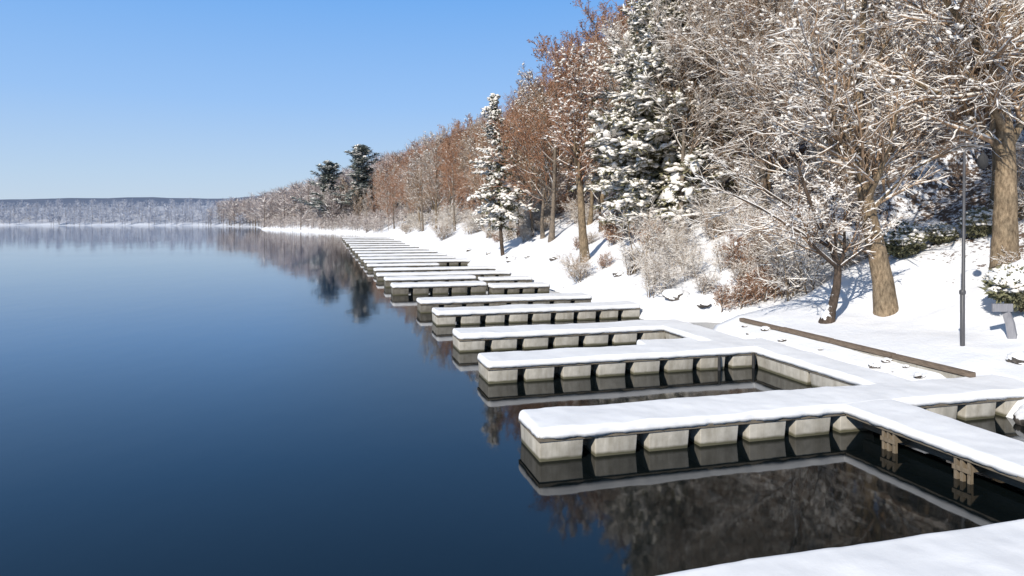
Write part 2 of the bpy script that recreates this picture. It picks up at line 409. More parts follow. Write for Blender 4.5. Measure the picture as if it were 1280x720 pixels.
def deck_mb(L, Wd, edges=True):
    m = MB(); zf = .385; zt = ZD-.003
    if edges:
        m.box(0, L, .0, .045, zf, zt); m.box(0, L, Wd-.045, Wd, zf, zt)
        m.box(0.0, .045, .047, Wd-.047, zf, zt); m.box(L-.045, L, .047, Wd-.047, zf, zt)
    m.box(.3, L-.05, Wd*.3, Wd*.3+.08, .12, zt-.06); m.box(.3, L-.05, Wd*.62, Wd*.62+.08, .12, zt-.06)  # inner beams added to block light so gaps between floats stay dark
    n = max(2, int(L/.15)); w_ = (L-.1)/n
    for i in range(n): m.box(.05+i*w_, .05+(i+1)*w_-.012, .048, Wd-.048, zt-.05, zt-.012)
    return m
def dock(name, label, cat, s0, s1, t0, t1, along='t', floats='auto', open0=False, open1=False, th=.125, group=None, step=.12, zoff=0., brackets=(), piles=(), pitch=1.1, gap=.24, lead=.0):
    """along 't': long axis along the finger direction; 's': along the walkway direction"""
    base = P(s0, t0, zoff)
    root = thing(name, label, cat, tuple(base), ANG, group)
    Lx, Ly = t1-t0, s1-s0
    near = s0 < 32
    dk = deck_mb(Lx, Ly, not near) if along == 't' else None
    if dk is None:
        dk = MB(); tmp = deck_mb(Ly, Lx, not near)
        vs = [np.stack([v[:, 1], v[:, 0], v[:, 2]], -1) for v in tmp.v]
        dk.v = vs; dk.f = [f[:, ::-1] for f in tmp.f]; dk.n = tmp.n
    dko = ob('deck', dk.mesh('deck', M_wood, False), root)
    if near:
        for bx in ((0, Lx, 0, .045), (0, Lx, Ly-.045, Ly), (0, .045, .047, Ly-.047), (Lx-.045, Lx, .047, Ly-.047)):
            em = MB(); em.box(*bx, .385, ZD-.003); ob('edge_board', em.mesh('edge_board', M_wood, False), dko)
    ov = .02
    if along == 't':
        sm = snow_slab(Lx+2*ov, Ly+2*ov, 0, 0, P(s0-ov, t0-ov), open0, open1, th, step=step)
        o = ob('snow_cover', sm.mesh('snow_cover', M_snow_dock), root, (-ov, -ov, 0))
    else:
        # slab along s : open ends are at y extremes -> build as wide slab, rounding off at open ends by extending
        y0 = -ov-(.25 if open0 else 0); y1 = Ly+ov+(.25 if open1 else 0)
        sm = snow_slab(Lx+2*ov, y1-y0, 0, 0, P(s0+y0, t0-ov), False, False, th, step=step)
        o = ob('snow_cover', sm.mesh('snow_cover', M_snow_dock), root, (-ov, y0, 0))
    if floats == 'auto':
        if along == 't':
            Ln = Lx; n = max(1, int(round((Ln+gap)/pitch))); pt = (Ln+gap-.04)/n
            for i in range(n):
                x0 = .02+i*pt; L = pt-gap
                if i == 0 and n > 3: L += .0
                fo = ob('float', float_mesh(L, Ly-.05), root, (x0+L/2+random.uniform(-.015, .015), Ly/2, random.uniform(-.012, .012)))
                fo.rotation_euler = (0, 0, random.uniform(-.006, .006))
        else:
            Ln = Ly; n = max(1, int(round((Ln+.1)/2.4))); pt = (Ln+.06)/n
            for i in range(n):
                L = pt-.06
                fo = ob('float', float_mesh(Lx-.05, L), root, (Lx/2, .0+i*pt+L/2, random.uniform(-.01, .01)))
    elif floats:
        for (a, b) in floats:
            if along == 't': ob('float', float_mesh(b-a, Ly-.05), root, ((a+b)/2, Ly/2, 0))
            else: ob('float', float_mesh(Lx-.05, b-a), root, (Lx/2, (a+b)/2, 0))
    for b in brackets:
        mm = MB()
        for k in (-.14, .0, .12):
            mm.box(.03, .10, b+k-.028, b+k+.028, -.12, .38); mm.box(Lx-.10, Lx-.03, b+k-.028, b+k+.028, -.12, .38)
        mm.box(.102, Lx-.102, b-.17, b+.15, .2, .29)
        mm.box(.012, .028, b-.19, b+.17, .17, .25)
        ob('bracket', mm.mesh('bracket', M_tanwood, False), root)
    for (a, b) in piles:
        mm = MB(); mm.tubes([(a, b, -1), (a, b, .2), (a, b, .44)], [.045, .045, .04], 10)
        ob('piling', mm.mesh('piling', M_dark), root)
    return root

G = 'snow-covered dock fingers in a row along the shore'
dock('dock_finger', 'nearest snow-covered dock slab cut off by the bottom right corner', 'dock', -8.0, -6.6, -.42, 12.5, group=G, step=.07)
dock('dock_finger', 'long snow-covered main dock whose end has six pale concrete floats above its clear reflection', 'dock', -1.38, 0, 0, 14.2, group=G, step=.07, pitch=1.12)
dock('dock_walkway', 'snow-covered walkway on tan brackets running to the bottom right from the main dock', 'walkway', -6.62, -1.42, 6.72, 8.02, along='s', floats=[(0.3, 1.35)], open1=True, open0=True, th=.121, brackets=(4.12, 2.52), step=.07)
dock('dock_walkway', 'short snow-covered walkway with beige concrete side below the brown seawall', 'walkway', .04, 4.7, 8.8, 9.9, along='s', open0=True, open1=True, th=.121)
dock('dock_finger', 'snow-covered dock finger ending at the beige-sided walkway, next beyond the main dock', 'dock', 4.75, 6.1, .48, 10.0, group=G, piles=((9.6, .2), (8.24, -.06), (7.07, -.06)))
dock('dock_walkway', 'broad snow-covered walkway joining two dock fingers near the far end of the seawall', 'walkway', 6.14, 9.3, 8.15, 9.4, along='s', open0=True, open1=True, th=.121)
dock('dock_finger', 'short low snow-covered dock stub between two longer fingers beside a black water gap', 'dock', 6.5, 7.35, 6.1, 8.11, floats=[(.1, .95), (1.1, 2.0)], group=G, zoff=-.1, th=.12)
dock('dock_finger', 'snow-covered dock finger with seven floats whose right end meets the broad walkway', 'dock', 9.35, 10.75, .58, 9.42, group=G)
def end_s(ytop): return (F*(H_CAM-.60)/(ytop-HOR) - O0[1])/.9647
sD = end_s(385.6); sE = end_s(372.5); sF = end_s(354)
dock('dock_finger', 'snow-covered dock finger with a square right end and nine small evenly spaced floats', 'dock', sD-1.4, sD, .75, 10.1, group=G)
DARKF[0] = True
dock('dock_finger', 'snow-covered dock finger close behind the nine-float one, its sides dark grey', 'dock', sE-1.4, sE, .62, 9.4, group=G)
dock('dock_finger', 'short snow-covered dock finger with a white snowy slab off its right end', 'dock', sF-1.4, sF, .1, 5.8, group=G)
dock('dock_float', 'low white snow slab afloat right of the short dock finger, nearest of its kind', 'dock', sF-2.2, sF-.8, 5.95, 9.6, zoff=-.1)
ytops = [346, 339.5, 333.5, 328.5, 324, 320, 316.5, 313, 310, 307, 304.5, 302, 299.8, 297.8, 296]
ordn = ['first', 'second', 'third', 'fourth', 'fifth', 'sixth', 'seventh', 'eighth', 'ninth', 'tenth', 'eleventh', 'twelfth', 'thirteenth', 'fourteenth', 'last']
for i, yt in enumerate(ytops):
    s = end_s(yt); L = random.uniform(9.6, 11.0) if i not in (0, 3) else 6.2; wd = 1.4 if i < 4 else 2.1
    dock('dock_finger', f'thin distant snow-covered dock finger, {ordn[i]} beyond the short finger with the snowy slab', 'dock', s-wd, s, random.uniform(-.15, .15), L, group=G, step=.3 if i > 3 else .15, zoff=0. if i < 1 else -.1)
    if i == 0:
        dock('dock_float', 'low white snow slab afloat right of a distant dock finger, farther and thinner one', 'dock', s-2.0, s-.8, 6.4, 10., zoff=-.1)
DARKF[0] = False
# floating skin of snowy ice between main dock and second finger
def ice(label, s, t, rs, rt, seed, n=60):
    th = np.linspace(0, 2*math.pi, n, endpoint=False)
    r = 1+.5*fbm(np.cos(th)*2+seed, np.sin(th)*2, seed, 4)
    rings = [(1., .004), (.97, .022), (.6, .03), (.25, .034)]
    m = MB(); v = []
    for k, h in rings:
        for a, rr in zip(th, r):
            p = P(math.sin(a)*rr*rs*k, math.cos(a)*rr*rt*k)-O0
            v.append((p[0], p[1], h+.012*float(fbm(p[0]*3, p[1]*3, seed, 3)) if k < 1 else h))
    v.append((0, 0, .035)); f = []
    for o in range(3):
        for i in range(n): f.append((o*n+i, o*n+(i+1) % n, (o+1)*n+(i+1) % n, (o+1)*n+i))
    m.add(v, f); base = m.n-len(v)
    m.f.append(np.array([(3*n+i, 3*n+(i+1) % n, 4*n) for i in range(n)]))
    o = ob('ice_sheet', m.mesh('ice_sheet', M_snow), None, tuple(P(s, t))); tag(o, label, 'ice'); return o
ice('patch of snowy ice floating in the basin between main dock and beige-sided walkway', 1.1, 7.2, .55, 1.3, 3)
ice('small snowy ice floe at the left of the larger basin ice patch', .85, 5.2, .18, .5, 9)
ice('snowy ice lying in the corner below the brown seawall', 5.4, 10.0, 1.6, .32, 15)

# ------------------------------------------------------------------ seawall
wl = thing('seawall', 'low seawall with brown timber curb edging the snowy promenade', 'wall', tuple(P(-.2, 11.45)), ANG)
m = MB()
for i in range(6):
    y0 = i*1.62; m.box(.0, .16, y0, y0+1.61, -.6, .60+.008*(i % 2))
ob('wall', m.mesh('wall', M_conc, False), wl)
m = MB()
for i in range(4):
    y0 = i*2.43; m.box(-.03, .17, y0+.01, y0+2.42, .625, .745+.008*((i*7) % 3))
import bmesh
cm = m.mesh('timber_curb', M_curb, False); bm = bmesh.new(); bm.from_mesh(cm); bmesh.ops.bevel(bm, geom=bm.edges[:], offset=.012, segments=2, affect='EDGES'); bm.to_mesh(cm); bm.free()
ob('timber_curb', cm, wl)

# ------------------------------------------------------------------ trees
def norm(a): return a/(np.linalg.norm(a, axis=-1, keepdims=True)+1e-9)
def grow(rg, start, dirs, lens, rad, nseg, wob=.25, up=.15, tip=.3):
    N = len(start); pts = np.zeros((N, nseg+1, 3)); pts[:, 0] = start; d = norm(dirs)
    upv = np.array([0, 0, 1.])
    for i in range(nseg):
        d = norm(d + rg.normal(0, wob, (N, 3)) + upv*up)
        pts[:, i+1] = pts[:, i] + d*(lens/nseg)[:, None]
    r = rad[:, None]*np.linspace(1, tip, nseg+1)[None]
    return pts, r
def sprout(rg, pts, rad, n, t0=.25, t1=1., ang=(35, 65), lr=(.35, .6), rr=.55, shrink=.4, flat=0.):
    N, M, _ = pts.shape
    ti = (np.linspace(t0, t1, n)[None] + rg.uniform(-.5, .5, (N, n))*(t1-t0)/n).clip(.02, .999)
    fi = ti*(M-1); i0 = fi.astype(int).clip(0, M-2); fr = fi-i0
    a = np.arange(N)[:, None]
    p = pts[a, i0]*(1-fr[..., None]) + pts[a, i0+1]*fr[..., None]
    tn = norm(pts[a, i0+1]-pts[a, i0]); r = rad[a, i0]*(1-fr)+rad[a, i0+1]*fr
    L = np.linalg.norm(np.diff(pts, axis=1), axis=2).sum(1)[:, None]*rg.uniform(lr[0], lr[1], (N, n))*(1-shrink*ti)
    rv = norm(rg.normal(0, 1, (N, n, 3))*np.array([1, 1, 1-flat])); side = norm(rv-(rv*tn).sum(-1, keepdims=True)*tn)
    an = np.radians(rg.uniform(ang[0], ang[1], (N, n)))[..., None]
    d = tn*np.cos(an)+side*np.sin(an)
    return p.reshape(-1, 3), d.reshape(-1, 3), L.ravel(), (r*rr).ravel()
def snow_on(rg, m, pts, rad, prob, k=4, up=.75, grow_=1.05, add=.006):
    N, M, _ = pts.shape
    d = norm(pts[:, -1]-pts[:, 0]); keep = (np.abs(d[:, 2]) < .86) & (rg.random(N) < prob)
    p = pts[keep]; r = rad[keep]
    if len(p) == 0: return
    f = np.interp(np.abs(norm(p[:, -1]-p[:, 0])[:, 2]), [.2, .86], [1., .35])[:, None]
    rr = (r*grow_+add)*f*rg.uniform(.6, 1.25, r.shape)
    rr[:, 0] *= .4; rr[:, -1] *= .5
    q = p.copy(); q[:, :, 2] += r*up+rr*.35
    m.tubes(q, rr, k, squash=.75)
_g = (1+5**.5)/2
OCT = np.array([(-1, _g, 0), (1, _g, 0), (-1, -_g, 0), (1, -_g, 0), (0, -1, _g), (0, 1, _g), (0, -1, -_g), (0, 1, -_g), (_g, 0, -1), (_g, 0, 1), (-_g, 0, -1), (-_g, 0, 1)], float)/1.902
OCF = np.array([(0, 11, 5), (0, 5, 1), (0, 1, 7), (0, 7, 10), (0, 10, 11), (1, 5, 9), (5, 11, 4), (11, 10, 2), (10, 7, 6), (7, 1, 8), (3, 9, 4), (3, 4, 2), (3, 2, 6), (3, 6, 8), (3, 8, 9), (4, 9, 5), (2, 4, 11), (6, 2, 10), (8, 6, 7), (9, 8, 1)])
def blobs(m, rg, c, size, d=None, flat=.45, jit=.35):
    n = len(c)
    if n == 0: return
    v = OCT[None]*(1+rg.uniform(-jit, jit, (n, 12, 1)))
    ax = norm(d if d is not None else rg.normal(0, 1, (n, 3))*np.array([1, 1, .1])); z = np.array([0, 0, 1.])
    sd = norm(np.cross(z, ax)); upv = np.cross(ax, sd)
    s = np.asarray(size)
    w_ = c[:, None]+(ax[:, None]*v[..., 0:1]*1.25+sd[:, None]*v[..., 1:2]*.85+upv[:, None]*v[..., 2:3]*flat)*s[:, None, None]
    f = (np.arange(n)[:, None, None]*12+OCF[None]).reshape(-1, 3)
    m.add(w_, f)
def bare_tree(seed, H=14., r0=.3, trunk=None, n=(10, 8, 6, 4), first=.3, twig=.007, up=(.1, .08, .05, .03), l1=.42, ang1=(30, 60), snow=(.8, .8, .6, .35), bark=None, twm=None, limbs=None, leaves=0, leafsize=.06, addsnow=.006, tnside=9, ls2=(.4, .6), wob=.16, flare=1.5, ksn=4, wob2=None, clump=0, csz=(.05, .13)):
    rg = np.random.default_rng(seed)
    if trunk is None:
        k = 9; tz = np.linspace(0, H, k); off = np.cumsum(rg.normal(0, .012*H, (k, 2)), 0); off[0] = 0; off -= off[0]
        trunk = np.column_stack([off[:, 0]*.6, off[:, 1]*.6, tz])
    trunk = np.asarray(trunk, float); k = len(trunk)
    tr = r0*np.linspace(1, .12, k)**.9; tr[0] *= flare
    mt, mc, ms = MB(), MB(), MB()
    # refine trunk
    tt = np.linspace(0, 1, k); t2 = np.linspace(0, 1, 4*k)
    T = np.column_stack([np.interp(t2, tt, trunk[:, i]) for i in range(3)]); TR = np.interp(t2, tt, tr)
    for _ in range(2): T[1:-1] = (T[:-2]+2*T[1:-1]+T[2:])/4
    T = T+np.column_stack([rg.normal(0, .02*r0, (len(T), 2)), np.zeros(len(T))])
    T = np.vstack([T[0]-np.array([0, 0, .6]), T]); TR = np.concatenate([[TR[0]*1.1], TR])
    mt.tubes(T, TR, tnside)
    p, d, L, r = sprout(rg, T[None, 1:], TR[None, 1:], n[0], first, .99, ang1, (1, 1), .5, 0)
    tl = p[:, 2]/max(H, 1e-3); L = H*l1*(1.1-.75*tl)*rg.uniform(.75, 1.2, len(L)); r = np.maximum(r, .03)
    A1 = [grow(rg, p, d, L, np.minimum(r, .36*r0), 6, wob*.7, up[0], .22)]
    if limbs is not None:
        for lp, lr in limbs:
            lp = np.asarray(lp, float); tq = np.linspace(0, 1, 7); to = np.linspace(0, 1, len(lp))
            q = np.column_stack([np.interp(tq, to, lp[:, i]) for i in range(3)]); q[1:-1] += rg.normal(0, .05, (5, 3))
            A1.append((q[None], (lr*np.linspace(1, .25, 7))[None]))
    p1 = np.concatenate([a[0] for a in A1]); r1 = np.concatenate([a[1] for a in A1])
    mt.tubes(p1, r1, 6); snow_on(rg, ms, p1, r1, snow[0], 5, add=addsnow, grow_=.72, up=.6)
    p2, d2, L2, rr2 = sprout(rg, p1, r1, n[1], .18, 1., (25, 60), ls2, .6, .45)
    q2, w2 = grow(rg, p2, d2, L2, np.maximum(rr2, twig*1.8), 5, wob2 or wob, up[1], .3)
    mc.tubes(q2, w2, 4); snow_on(rg, ms, q2, w2, snow[1], ksn, add=addsnow)
    p3, d3, L3, rr3 = sprout(rg, q2, w2, n[2], .15, 1., (25, 60), (.38, .62), .6, .4)
    q3, w3 = grow(rg, p3, d3, L3, np.maximum(rr3, twig*1.25), 3, wob, up[2], .45)
    mc.tubes(q3, w3, 3); snow_on(rg, ms, q3, w3, snow[2], ksn, add=addsnow)
    if n[3]:
        p4, d4, L4, rr4 = sprout(rg, q3, w3, n[3], .15, 1., (25, 60), (.45, .75), .7, .3)
        q4, w4 = grow(rg, p4, d4, L4, np.maximum(rr4, twig), 2, wob*.9, up[3], .5)
        mc.tubes(q4, w4, 3); snow_on(rg, ms, q4, w4, snow[3], 3, add=addsnow*.8)
        tips = q4
    else: tips = q3
    if clump:
        cp = np.concatenate([q2[:, 1:].reshape(-1, 3), q3.reshape(-1, 3)]); cd = np.concatenate([np.diff(q2, axis=1).reshape(-1, 3), np.concatenate([np.diff(q3, axis=1), np.diff(q3, axis=1)[:, -1:]], 1).reshape(-1, 3)])
        ix = rg.integers(0, len(cp), clump); sz = rg.uniform(*csz, clump)
        blobs(ms, rg, cp[ix]+np.array([0, 0, .02]), sz, norm(cd[ix])*np.array([1, 1, .5]), .5)
    if leaves:
        base = tips.reshape(-1, 3); base = base[rg.integers(0, len(base), leaves)] + rg.normal(0, .12, (leaves, 3))
        a = norm(rg.normal(0, 1, (leaves, 3))); b = norm(np.cross(a, rg.normal(0, 1, (leaves, 3))))
        s = (leafsize*rg.uniform(.6, 1.4, leaves))[:, None]
        v = np.stack([base-a*s, base+b*s*.5, base+a*s, base-b*s*.5], 1)
        ml = MB(); ml.add(v, np.arange(leaves*4).reshape(-1, 4)); lm = ml.mesh('leaves', M_leaf)
    else: lm = None
    return dict(trunk=mt.mesh('trunk', bark or M_bark_gray), crown=mc.mesh('crown', twm or M_twig_brown), snow=ms.mesh('snow_cover', M_snow_tree) if ms.n else None, leaves=lm)
def plant_tree(name, label, cat, loc, parts, rz=0., scale=1., group=None):
    t = thing(name, label, cat, tuple(loc), rz, group)
    t.scale = (scale,)*3
    ob('trunk', parts['trunk'], t); ob('crown', parts['crown'], t)
    if parts.get('snow'): ob('snow_cover', parts['snow'], t)
    if parts.get('leaves'): ob('leaves', parts['leaves'], t)
    return t
def spruce(seed, H=16., Wd=3.4, nb=230, spr=26, snowf=.6, r0=.22, first=.1, mat=None, droop=-.25, wind=.5, irregular=.2, spray=.32, pw=.8, bs=1.):
    rg = np.random.default_rng(seed)
    mt, mc, ms = MB(), MB(), MB()
    tz = np.linspace(-.5, H, 10); mt.tubes(np.column_stack([rg.normal(0, .03, 10), rg.normal(0, .03, 10), tz]), np.linspace(r0, .02, 10), 8)
    h = np.linspace(first, .985, nb)**1.0 + rg.uniform(-.01, .01, nb)
    az = np.arange(nb)*2.399+rg.uniform(-.4, .4, nb)
    prof = (1-h)**pw*np.interp(h, [first, first+.12], [.7, 1.])
    L = Wd*(prof+.03)*rg.uniform(1-irregular*1.6, 1+irregular, nb)
    st_ = np.column_stack([np.zeros(nb), np.zeros(nb), h*H])
    el = np.interp(h, [0, .5, 1], [droop-.1, droop+.15, .75])
    d = np.column_stack([np.cos(az)*np.cos(el), np.sin(az)*np.cos(el), np.sin(el)])
    p, r = grow(rg, st_, d, L, np.full(nb, .035), 5, .06, .05, .3)
    mt.tubes(p, r*np.interp(h, [0, 1], [1, .5])[:, None], 4)
    ps, dsr, Ls, _ = sprout(rg, p, r, spr, .12, 1., (25, 75), (.2, .36), .5, .55, flat=.75)
    Ls = np.maximum(Ls, spray*.6)
    # each spray : spine with 4 flattened needle fans (thin diamonds)
    n = len(ps); dsr = norm(dsr+np.array([0, 0, -.15]))
    sd = norm(np.cross(dsr, np.array([0, 0, 1.]))); upv = np.cross(sd, dsr)
    for k, (off, ang, ln) in enumerate([(.0, 0, 1.), (.2, .7, .6), (.25, -.7, .6), (.55, .75, .45), (.6, -.75, .45)]):
        aa = ang+rg.normal(0, .15, n); dd = dsr*np.cos(aa)[:, None]+sd*np.sin(aa)[:, None]+upv*rg.normal(0, .15, n)[:, None]
        s0 = ps+dsr*(Ls*off)[:, None]; ll = (Ls*ln*rg.uniform(.7, 1.2, n))[:, None]
        nn = norm(np.cross(dd, upv+rg.normal(0, .5, (n, 3)))); wd = (.035+.075*ll)
        v = np.stack([s0, s0+dd*ll*.5+nn*wd, s0+dd*ll, s0+dd*ll*.5-nn*wd], 1)
        mc.add(v, np.arange(n*4).reshape(-1, 4))
    # snow pads lie on outer sprays, more to windward (-x)
    rad = np.hypot(ps[:, 0], ps[:, 1])/(np.maximum(Wd*((1-(ps[:, 2]/H).clip(0, .99))**pw+.03), .1))
    side = -(ps[:, 0]*.85+ps[:, 1]*.5)/(np.hypot(ps[:, 0], ps[:, 1])+1e-6)
    pr = snowf*np.clip(.25+rad, 0, 1.1)*(1+wind*side)
    k = rg.random(n) < pr*.55
    blobs(ms, rg, ps[k]+dsr[k]*(Ls[k]*.45)[:, None]+np.array([0, 0, .035]), bs*Ls[k]*rg.uniform(.16, .42, k.sum()), dsr[k], .32)
    return dict(trunk=mt.mesh('trunk', M_bark_dark), crown=mc.mesh('crown', mat or M_needle), snow=ms.mesh('snow_cover', M_snow_tree))
def shrub(seed, H=1.8, stems=14, n=(6, 5, 3), twig=.006, snow=(.8, .7, .5), leaves=0, spread=.5, bark=None, twm=None, addsnow=.023, leafsize=.05):
    rg = np.random.default_rng(seed); mt, mc, ms = MB(), MB(), MB()
    az = rg.uniform(0, 6.28, stems); tl = rg.uniform(.1, 1, stems)*spread
    d = np.column_stack([np.cos(az)*tl, np.sin(az)*tl, np.ones(stems)]); s0 = np.column_stack([rg.normal(0, .12*H, (stems, 2)), np.full(stems, -.15)])
    p, r = grow(rg, s0, d, H*rg.uniform(.65, 1.1, stems), rg.uniform(.012, .03, stems)*max(1, H/2), 6, .12, .03, .35)
    mt.tubes(p, r, 5); snow_on(rg, ms, p, r, snow[0], 4, add=addsnow)
    a = sprout(rg, p, r, n[0], .2, 1, (25, 60), (.35, .6), .6, .4); q, w_ = grow(rg, a[0], a[1], a[2], np.maximum(a[3], twig*1.5), 4, .18, .04, .4)
    mc.tubes(q, w_, 3); snow_on(rg, ms, q, w_, snow[1], 4, add=addsnow)
    a = sprout(rg, q, w_, n[1], .15, 1, (25, 65), (.4, .65), .7, .3); q2, w2 = grow(rg, a[0], a[1], a[2], np.maximum(a[3], twig), 3, .18, .02, .5)
    mc.tubes(q2, w2, 3); snow_on(rg, ms, q2, w2, snow[2], 3, add=addsnow)
    tips = q2
    if n[2]:
        a = sprout(rg, q2, w2, n[2], .15, 1, (25, 65), (.5, .8), .7, .3); q3, w3 = grow(rg, a[0], a[1], a[2], np.maximum(a[3], twig), 2, .18, .02, .6)
        mc.tubes(q3, w3, 3); snow_on(rg, ms, q3, w3, snow[2]*.7, 3, add=addsnow*.8); tips = q3
    lm = None
    if leaves:
        base = tips.reshape(-1, 3); base = base[rg.integers(0, len(base), leaves)]+rg.normal(0, .05, (leaves, 3))
        a = norm(rg.normal(0, 1, (leaves, 3))); b = norm(np.cross(a, rg.normal(0, 1, (leaves, 3)))); s = (leafsize*rg.uniform(.6, 1.4, leaves))[:, None]
        ml = MB(); ml.add(np.stack([base-a*s, base+b*s*.5, base+a*s, base-b*s*.5], 1), np.arange(leaves*4).reshape(-1, 4)); lm = ml.mesh('leaves', M_leaf)
    return dict(trunk=mt.mesh('stems', bark or M_bark_gray), crown=mc.mesh('twigs', twm or M_twig_brown), snow=ms.mesh('snow_cover', M_snow_tree), leaves=lm)
def plant_shrub(label, loc, parts, rz=0., scale=1., group=None, name='shrub', cat='shrub'):
    t = thing(name, label, cat, tuple(loc), rz, group); t.scale = (scale,)*3
    ob('stems', parts['trunk'], t); ob('twigs', parts['crown'], t); ob('snow_cover', parts['snow'], t)
    if parts.get('leaves'): ob('leaves', parts['leaves'], t)
    return t
def pxq(px, py, d_guess=None, dz=0.):
    """ground point of the land seen at a pixel: marches the view ray down onto the terrain"""
    best = None
    for Y in np.arange(12, 260, .25):
        p = W(px, py, Y); rel = p-O0; s = rel@U; t = rel@V
        if t < 9.: continue
        te = np.interp(s, CT[:12, 0], [(np.array([a, b])-O0[:2])@V[:2] for a, b in CT[:12, 1:3]])
        g = ground(s, t-te)
        if p[2] <= g[2]: return g
    return W(px, py, 200)

def project(p): return 640+F*p[0]/p[1], HOR+F*(H_CAM-p[2])/p[1]
# --- hero trees
b = pxq(1108, 389); YB = b[1]
def rel(base, pts, Y=None, jy=0):
    out = []
    for i, (px, py) in enumerate(pts): 
        q = W(px, py, (Y or base[1]))-base; out.append(q)
    o = np.array(out); o[0] = 0; return o
tk = rel(b, [(1108, 389), (1103, 345), (1093, 300), (1086, 270), (1080, 235), (1076, 190), (1072, 140), (1074, 80), (1080, 10), (1085, -60)])
lm1 = rel(b, [(1088, 275), (1102, 250), (1120, 226), (1150, 205), (1195, 188), (1240, 182)]); lm1[0] = tk[3]+np.array([.1, 0, 0])
lm2 = rel(b, [(1085, 262), (1068, 215), (1040, 165), (1010, 120), (990, 60)]); lm2[0] = tk[3]; lm2[:, 1] -= np.linspace(0, 1.5, 5)
lm3 = rel(b, [(1085, 255), (1100, 200), (1125, 140), (1150, 70), (1170, 0)]); lm3[0] = tk[4]; lm3[:, 1] += np.linspace(0, 1.2, 5)
t1 = bare_tree(101, 13, .36, tk, (14, 10, 8, 4), .38, .0075, l1=.34, limbs=[(lm1, .11), (lm2, .12), (lm3, .13)], bark=M_bark_tan, twm=M_twig_brown, snow=(1., 1., 1., .65), addsnow=.021, clump=900, csz=(.04, .10), wob2=.08, ls2=(.45, .75), tnside=14, flare=1.12)
plant_tree('bare_tree', 'forked tan-barked bare tree with snowy branches left of the lamp post', 'tree', b, t1)
b = pxq(1034, 404)
tk = rel(b, [(1034, 404), (1040, 385), (1046, 360), (1048, 335), (1040, 310), (1028, 285), (1012, 250), (1000, 215), (990, 180)])
la = rel(b, [(1047, 350), (1030, 325), (1005, 303), (975, 285), (940, 262), (900, 245)]); la[0] = tk[3]; la[:, 1] -= np.linspace(0, 1.4, 6)
lb = rel(b, [(1046, 330), (1022, 290), (1000, 262), (960, 232), (920, 212)]); lb[0] = tk[4]; lb[:, 1] += np.linspace(0, .8, 5)
lc = rel(b, [(1047, 335), (1055, 300), (1058, 260), (1050, 215)]); lc[0] = tk[3]
t2 = bare_tree(102, 6.5, .17, tk, (10, 10, 8, 4), .35, .006, l1=.42, limbs=[(la, .085), (lb, .08), (lc, .07)], bark=M_bark_dark, twm=M_twig_brown, snow=(1., 1., .85, .55), addsnow=.016, clump=1000, csz=(.03, .07), flare=1.6)
plant_tree('bare_tree', 'low dark tree leaning over the shore with long snowy limbs reaching left', 'tree', b, t2)
b = pxq(1256, 352); 
tk = rel(b, [(1256, 352), (1257, 300), (1257, 250), (1258, 190), (1254, 140), (1250, 90), (1252, 30), (1260, -50)])
la = rel(b, [(1257, 215), (1235, 170), (1205, 135), (1165, 110), (1120, 90)]); la[0] = tk[3]
lb = rel(b, [(1254, 150), (1225, 100), (1190, 55), (1150, 25), (1120, 0)]); lb[0] = tk[4]; lb[:, 1] -= np.linspace(0, 2, 5)
lc = rel(b, [(1256, 180), (1280, 130), (1310, 90), (1340, 60)]); lc[0] = tk[3]
t3 = bare_tree(103, 13, .42, tk, (16, 11, 9, 4), .45, .0075, l1=.42, limbs=[(la, .17), (lb, .19), (lc, .16)], bark=M_bark_tan, twm=M_twig_brown, snow=(1., 1., 1., .65), addsnow=.021, clump=900, csz=(.04, .10), wob2=.08, ls2=(.45, .75), tnside=14, flare=1.15, up=(.05, .05, .03, .02))
plant_tree('bare_tree', 'thick rough-barked tree trunk with snowy crown at the right edge', 'tree', b, t3)
b = pxq(728, 327)
tk = rel(b, [(728, 327), (728, 290), (726, 250), (722, 210), (722, 185), (724, 150), (722, 118), (718, 88)])
t4 = bare_tree(104, 14.5, .3, tk, (20, 11, 7, 4), .3, .013, l1=.32, bark=M_bark_tan, twm=M_twig_rust, snow=(.9, .7, .35, .15), addsnow=.013, clump=900, flare=1.2)
plant_tree('bare_tree', 'tall straight grey-trunked bare tree just left of the big snowy spruce', 'tree', b, t4)
b = ground(26, 8); 
t5 = bare_tree(105, 17, .26, None, (18, 10, 7, 4), .35, .011, l1=.33, bark=M_bark_tan, twm=M_twig_gray, snow=(.8, .7, .4, .2), addsnow=.01, up=(.16, .12, .06, .03))
HG = 'bare trees standing on the near hillside'
# --- spruces
b = ground(27.3, 7.2)
sp = spruce(201, 16, 4.6, 430, 40, 1.25, .24, .05, spray=.5, irregular=.3, pw=.45, wind=.75, bs=1.2)
plant_tree('spruce_tree', 'big broad dark green spruce loaded with snow', 'spruce', b, sp)
b = pxq(631, 319)
sp2 = spruce(202, 14.2, 3.1, 120, 30, 1.6, .18, .2, spray=.5, irregular=.6, droop=-.5, pw=.7, wind=.45, bs=1.5)
o = plant_tree('spruce_tree', 'slim ragged snowy spruce by the shore left of the bare trees', 'spruce', b, sp2); o.rotation_euler = (0, R(-3), 0)
pine = spruce(203, 29, 8.2, 62, 50, .35, .35, .22, mat=M_needle_far, spray=2.0, irregular=.6, droop=.22, pw=.75)
def find_q(px, d, q0=150, q1=330):
    q = np.arange(q0, q1, .5); return min(q, key=lambda a: abs(project(ground(a, d))[0]-px))
g = ground(find_q(452, 8), 8); plant_tree('pine_tree', 'tall dark pine rising above the far shore woods, right one of the pair', 'pine', g, pine, .4, .86).scale = (1.75, 1.75, .86)
